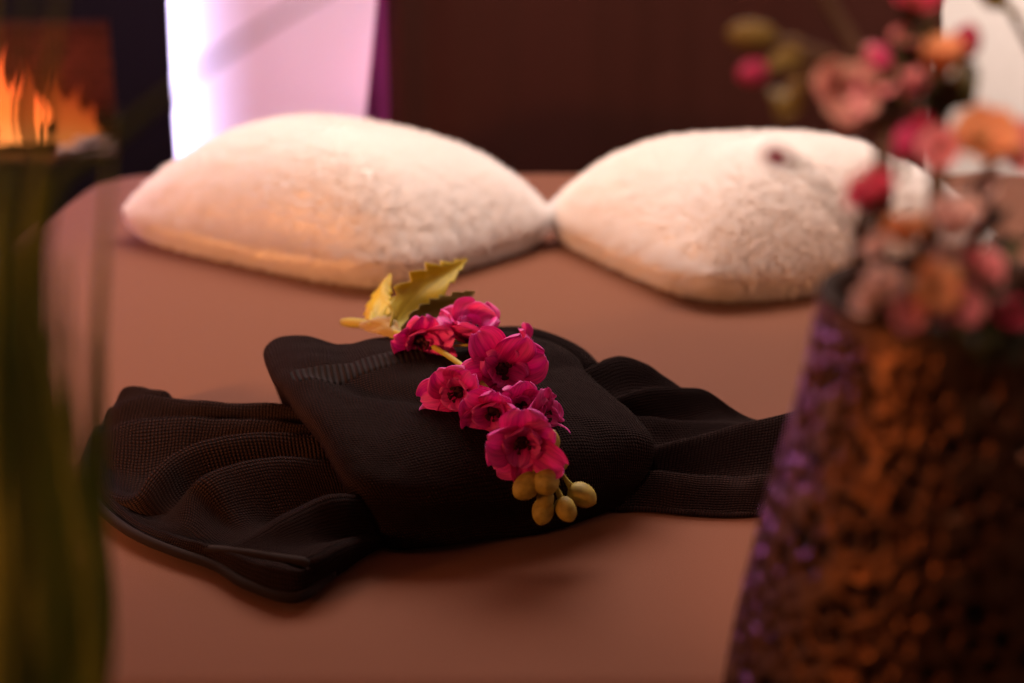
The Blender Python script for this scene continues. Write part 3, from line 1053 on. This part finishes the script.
VX, VY = 0.226, 0.675
vase = empty('vase', (VX, VY, TZ))
tag(vase, 'bronze brown pierced-texture vase holding blossom branches in the right foreground', 'vase')
vp = catmull([(.070, 0), (.092, .012), (.112, .07), (.112, .13), (.1055, .185), (.0938, .25), (.0815, .307), (.0750, .353), (.0745, .363)], 330)
nth = 420
th = np.linspace(0, 2 * math.pi, nth, endpoint=False)
VP = np.zeros((330, nth, 3))
rel = np.zeros((330, nth))
ncell, pitch = 50, .0135
arc = np.concatenate([[0], np.cumsum(np.linalg.norm(np.diff(vp, axis=0), axis=1))])
rv = np.random.default_rng(5)
jit = rv.uniform(-.46, .46, (80, 64, 2))
dep = rv.uniform(.0, 1.0, (80, 64)) ** .7
for i in range(330):
    r, z = vp[i]
    row = arc[i] / pitch
    k0 = int(math.floor(row))
    best = np.full(nth, 9.0)
    sec = np.full(nth, 9.0)
    bd = np.zeros(nth)
    for k in (k0 - 1, k0, k0 + 1, k0 + 2):
        off = .5 * (k % 2)
        cc = th / (2 * math.pi) * ncell - off
        for dq in (-1, 0, 1):
            q = np.floor(cc).astype(int) + dq
            qi = q % ncell
            ddx = (cc - q - .5 + jit[k % 80, qi, 0])
            ddy = (row - k + jit[k % 80, qi, 1])
            d = np.sqrt(ddx ** 2 + ddy ** 2)
            upd = d < best
            sec = np.where(upd, best, np.minimum(sec, d))
            bd = np.where(upd, dep[k % 80, qi], bd)
            best = np.where(upd, d, best)
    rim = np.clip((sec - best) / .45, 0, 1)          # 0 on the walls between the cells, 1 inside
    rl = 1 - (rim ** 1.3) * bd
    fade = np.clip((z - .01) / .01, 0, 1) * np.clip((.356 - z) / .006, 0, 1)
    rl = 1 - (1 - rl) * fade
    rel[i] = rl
    rad = r - .0036 * (1 - rl)
    VP[i, :, 0] = VX + rad * np.cos(th)
    VP[i, :, 1] = VY + rad * np.sin(th)
    VP[i, :, 2] = TZ + z
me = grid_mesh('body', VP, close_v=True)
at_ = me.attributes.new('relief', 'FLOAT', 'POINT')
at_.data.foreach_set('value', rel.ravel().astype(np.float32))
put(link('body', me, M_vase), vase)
V, Fc = lathe([(.0740, .364), (.072, .367), (.066, .364), (.062, .340), (.066, .30), (.085, .15), (.07, .02), (.01, .018)], 48, False)
put(link('inner_liner', join_mesh('inner_liner', [([(v[0] + VX, v[1] + VY, v[2] + TZ) for v in V], Fc)]), M_liner), vase)
V, Fc = lathe([(.060, .0), (.071, .001), (.072, .006), (.064, .012)], 48)
put(link('foot_ring', join_mesh('foot_ring', [([(v[0] + VX, v[1] + VY, v[2] + TZ - .0005) for v in V], Fc)]), M_vase), vase)

BPX = .00049


def branch(label, path, r0=.0035, r1=.0016, twigs=(), flowers=(), buds=(), leaves=(), name='blossom_branch'):
    base = Vector((VX + (path[0][0] - 930) * .0003, VY, TZ + .06))
    root = empty(name, base)
    tag(root, label, 'branch', 'blossom branches in the vase')
    pts = [base, Vector((base.x, VY, TZ + .25))] + [aty(*p) for p in path]
    c = catmull(pts, 60)
    for i in range(60):
        c[i] += .0012 * np.array([math.sin(i * .9), math.cos(i * 1.3), 0])
    parts = [tube(c, np.linspace(r0, r1, 60), 8)]
    for tw in twigs:
        tc_ = catmull([aty(*p) for p in tw], 24)
        parts.append(tube(tc_, np.linspace(r1 * 1.1, r1 * .6, 24), 7))
    put(link('stem', join_mesh('stem', parts), M_branch), root)
    for q, (x, y, Y, r, n, m, op, np_) in enumerate(flowers):
        flower(aty(x, y, Y), vdir(*n), r * BPX, root, m, M_calyx, n=np_, open_ang=op, cup=.5, ruffle=.04, seed=int(x + y * 3), inner=2, width=1.15)
    for (x, y, Y, r, n, m, el) in buds:
        cc = aty(x, y, Y)
        d = vdir(*n).normalized()
        e = cc - d * r * BPX * el * 1.0
        bud_part(cc, d, r * BPX, root, m, [e - d * r * BPX * 1.6, e - d * r * BPX * .6, e + d * r * BPX * .2], .0016, M_calyx, elong=el)
    for (a, b2, w, m) in leaves:
        A_, B_ = aty(*a), aty(*b2)
        leaf_part([A_, (A_ + B_) / 2 + vdir(0, .1, .6) * .006, B_], [.001, w, w * .9, .001], vdir(.5, .8, .2), root, m, jag=.05, fold=.3, seed=int(a[0]))
    return root


branch('thin blossom branch bending left over the pillow with one small red bud', [(880, 285, .64), (848, 225, .62), (820, 185, .61), (790, 164, .60)], .0022, .0009,
       buds=[(776, 157, .60, 10, (-.9, .3, .1), M_red, 1.2)])
branch('blossom branch with the large open peach and pink flower at upper left', [(885, 280, .66), (885, 180, .65), (872, 100, .64), (852, 45, .64), (822, -15, .64), (790, -80, .64)], .0042, .0030,
       twigs=[[(866, 80, .64), (830, 58, .63), (795, 45, .63), (765, 36, .63)], [(830, 58, .63), (800, 60, .63), (770, 68, .63)]],
       flowers=[(838, 92, .62, 36, (.35, .0, .8), M_peach, 62, 5), (866, 85, .63, 26, (.3, .3, .6), M_coral, 50, 5)],
       buds=[(752, 36, .63, 14, (-1, .1, .1), M_calyx, 1.5), (753, 72, .62, 11, (-.9, -.2, .2), M_coral, 1.2), (872, 62, .64, 12, (-.1, .9, .2), M_cream, 1.3)],
       leaves=[((805, 62, .63), (768, 62, .63), .006, M_calyx), ((800, 75, .63), (778, 118, .62), .011, M_calyx)])
branch('upright blossom branch with a red top bloom and a red-pink bloom low on its side', [(868, 285, .63), (862, 230, .62), (878, 180, .63), (893, 120, .64), (905, 60, .65), (914, -25, .65), (926, -100, .65)], .0050, .0038,
       flowers=[(876, 200, .60, 27, (-.3, .5, .4), M_red, 50, 5), (868, 180, .61, 18, (-.6, .6, .2), M_coral, 50, 4), (907, 92, .63, 25, (.2, .8, .3), M_coral, 32, 4), (915, 2, .64, 26, (0, .6, .6), M_red, 55, 5), (902, 42, .64, 18, (.2, .5, .6), M_coral, 50, 5)],
       buds=[(920, 128, .62, 10, (.3, .8, .2), M_red, 1.3), (905, 143, .61, 11, (0, .9, .3), M_coral, 1.35), (880, 60, .63, 11, (-.3, .9, .1), M_coral, 1.2)],
       leaves=[((892, 110, .63), (884, 50, .63), .010, M_branch_leaf), ((900, 70, .64), (925, 15, .64), .009, M_branch_leaf)])
branch('upright blossom branch with a long orange petal and a red bud against the pale wall', [(932, 285, .66), (935, 210, .65), (938, 140, .66), (944, 95, .66), (930, 40, .66), (925, -20, .66), (915, -110, .66)], .0055, .0042,
       twigs=[[(942, 110, .66), (955, 85, .65), (965, 60, .65)]],
       flowers=[(942, 66, .63, 34, (.0, .9, .35), M_orange, 24, 4), (940, 152, .61, 23, (-.2, .2, .8), M_coral, 58, 5)],
       buds=[(966, 42, .65, 14, (.2, .9, .1), M_red, 1.15)],
       leaves=[((948, 110, .65), (972, 60, .66), .009, M_branch_leaf), ((938, 120, .65), (925, 70, .66), .008, M_branch_leaf)])
branch('leaning blossom branch with peach-orange blooms at the right edge', [(965, 285, .66), (985, 220, .65), (990, 170, .65), (1015, 140, .66), (1050, 120, .66)], .0042, .0026,
       flowers=[(980, 142, .61, 33, (.0, .4, .8), M_orange, 60, 5), (1024, 155, .62, 30, (.0, .2, .8), M_coral, 60, 5), (952, 228, .60, 33, (.1, .6, .6), M_cream, 42, 5), (985, 185, .61, 16, (.2, -.2, .8), M_cream, 50, 5)],
       leaves=[((985, 240, .65), (1012, 205, .64), .011, M_branch_leaf), ((990, 260, .63), (1022, 240, .62), .012, M_branch_leaf), ((960, 215, .63), (975, 180, .63), .009, M_branch_leaf)])
branch('bare thin branch arching across the pale wall at the right edge', [(985, 285, .69), (1075, 200, .70), (1062, 100, .70), (1025, 40, .70), (1000, -5, .70)], .0026, .0016,
       buds=[(992, -4, .70, 12, (-.7, .5, .1), M_calyx, 1.2)])
branch('short blossom sprig of coral and cream blooms at the vase mouth', [(918, 300, .62), (915, 275, .61), (912, 250, .60)], .0034, .0024,
       flowers=[(931, 292, .575, 27, (.1, .3, .8), M_orange, 56, 5), (886, 288, .58, 21, (-.2, .5, .7), M_cream, 45, 5), (906, 238, .59, 27, (-.1, .9, .3), M_orange, 28, 4), (878, 250, .60, 17, (-.4, .6, .5), M_cream, 45, 4), (982, 272, .60, 24, (.3, .4, .7), M_coral, 52, 5), (960, 308, .585, 24, (.1, .2, .9), M_coral, 55, 5), (905, 318, .575, 20, (-.1, .3, .9), M_coral, 55, 5), (868, 300, .60, 17, (-.5, .4, .7), M_cream, 50, 4), (1005, 318, .585, 22, (.3, .3, .8), M_red, 50, 4), (945, 262, .60, 18, (0, .6, .6), M_cream, 50, 5)],
       leaves=[((965, 335, .60), (1010, 290, .60), .017, M_branch_leaf), ((985, 345, .59), (1045, 300, .60), .017, M_branch_leaf), ((900, 345, .585), (925, 310, .585), .012, M_branch_leaf), ((940, 345, .58), (958, 318, .58), .010, M_branch_leaf), ((960, 345, .60), (1018, 325, .60), .014, M_branch_leaf), ((900, 300, .585), (925, 262, .59), .009, M_branch_leaf), ((940, 290, .60), (957, 255, .60), .009, M_branch_leaf)])

# grass
GX, GY = -0.222, 0.535
pot = empty('flower_pot', (GX, GY, TZ))
tag(pot, 'round grey pot holding tall grass, below the left edge', 'pot')
V, Fc = lathe([(.055, 0), (.064, .004), (.078, .10), (.082, .118), (.077, .12), (.073, .10), (.01, .098)], 40)
put(link('pot_body', join_mesh('pot_body', [([(v[0] + GX, v[1] + GY, v[2] + TZ) for v in V], Fc)]), M_pot), pot)
grass = empty('ornamental_grass', (GX, GY, TZ + .098))
tag(grass, 'tall blurred dark green grass blades in the left foreground', 'plant')


def blade(pts, w, seed, start=.45):
    n = 40
    C = catmull(pts, n)
    rr_ = random.Random(seed)
    yaw = rr_.uniform(-.5, .5)
    T = np.gradient(C, axis=0)
    T /= np.linalg.norm(T, axis=1)[:, None]
    P = np.zeros((n, 3, 3))
    for i in range(n):
        t = i / (n - 1)
        ww = w * min(1, .55 + 2 * t) * (1 - max(0, (t - start) / (1 - start)) ** (1.6 if start < .6 else .7) * .93)
        sd = np.cross(T[i], np.array([math.sin(yaw), 1, .2]))
        sd /= np.linalg.norm(sd)
        nn = np.cross(sd, T[i])
        P[i, 0] = C[i] - sd * ww
        P[i, 1] = C[i] + nn * ww * .45
        P[i, 2] = C[i] + sd * ww
    o = link('blade', grid_mesh('blade', P), M_grass)
    sdm = o.modifiers.new('thickness', 'SOLIDIFY')
    sdm.thickness = .0006
    put(o, grass)


def gb(k=None):
    rr_ = random.Random(k)
    return Vector((GX + rr_.uniform(-.045, .058), GY + rr_.uniform(-.035, .035), TZ + .095))


# the blades that read singly
blade([gb(1), aty(30, 683, .52), aty(38, 400, .52), aty(48, 205, .52), aty(105, 148, .52), aty(168, 94, .52), aty(240, 43, .52), aty(320, -6, .52), aty(400, -50, .52)], .0036, 1, .60)
blade([gb(2), aty(95, 690, .54), aty(92, 480, .54), aty(98, 330, .54), aty(106, 200, .54), aty(112, 110, .55)], .0040, 2)
blade([gb(3), aty(84, 690, .53), aty(80, 520, .53), aty(70, 380, .53), aty(66, 250, .53)], .0036, 3)
blade([gb(4), aty(26, 690, .50), aty(17, 420, .50), aty(14, 150, .50), aty(19, 75, .50), aty(33, -45, .50)], .0046, 4)
blade([gb(5), aty(20, 690, .52), aty(25, 350, .52), aty(46, 100, .52), aty(66, -60, .52)], .0046, 5)
blade([gb(6), aty(-8, 690, .53), aty(-14, 400, .53), aty(-12, 120, .53), aty(-4, -60, .53)], .0056, 6)
blade([gb(7), aty(66, 690, .55), aty(52, 520, .55), aty(44, 360, .55), aty(46, 230, .55)], .0036, 7)
for k, (x0, x1, top, w) in enumerate([(44, 58, 260, .003), (58, 74, 330, .0032), (72, 66, 300, .003), (88, 92, 340, .0036), (95, 103, 290, .0036), (90, 88, 420, .0034), (52, 40, 380, .003)]):
    blade([gb(300 + k), aty(x0, 690, .51 + .01 * k), aty(.5 * (x0 + x1), .5 * (690 + top), .51 + .01 * k), aty(x1, top, .51 + .01 * k)], w, 200 + k)
rr = random.Random(11)
for k in range(27):
    x0 = rr.choice([rr.uniform(-60, 40), rr.uniform(-20, 60), rr.uniform(62, 104), rr.uniform(62, 104)])
    Y = rr.uniform(.49, .59)
    top = rr.choice([330, 420, 480, 250, 300, 380]) if x0 > 35 else rr.choice([190, 165, 240, 175, 300, 350, 220])
    x1 = x0 * .55 + rr.uniform(-28, 18) if x0 > 30 else x0 + rr.uniform(-25, 25)
    m_ = .5 * (690 + top)
    blade([gb(100 + k), aty(x0, 690, Y), aty(.6 * x0 + .4 * x1 + rr.uniform(-8, 8), m_, Y), aty(x1, top, Y)], rr.uniform(.0022, .0042), 50 + k)
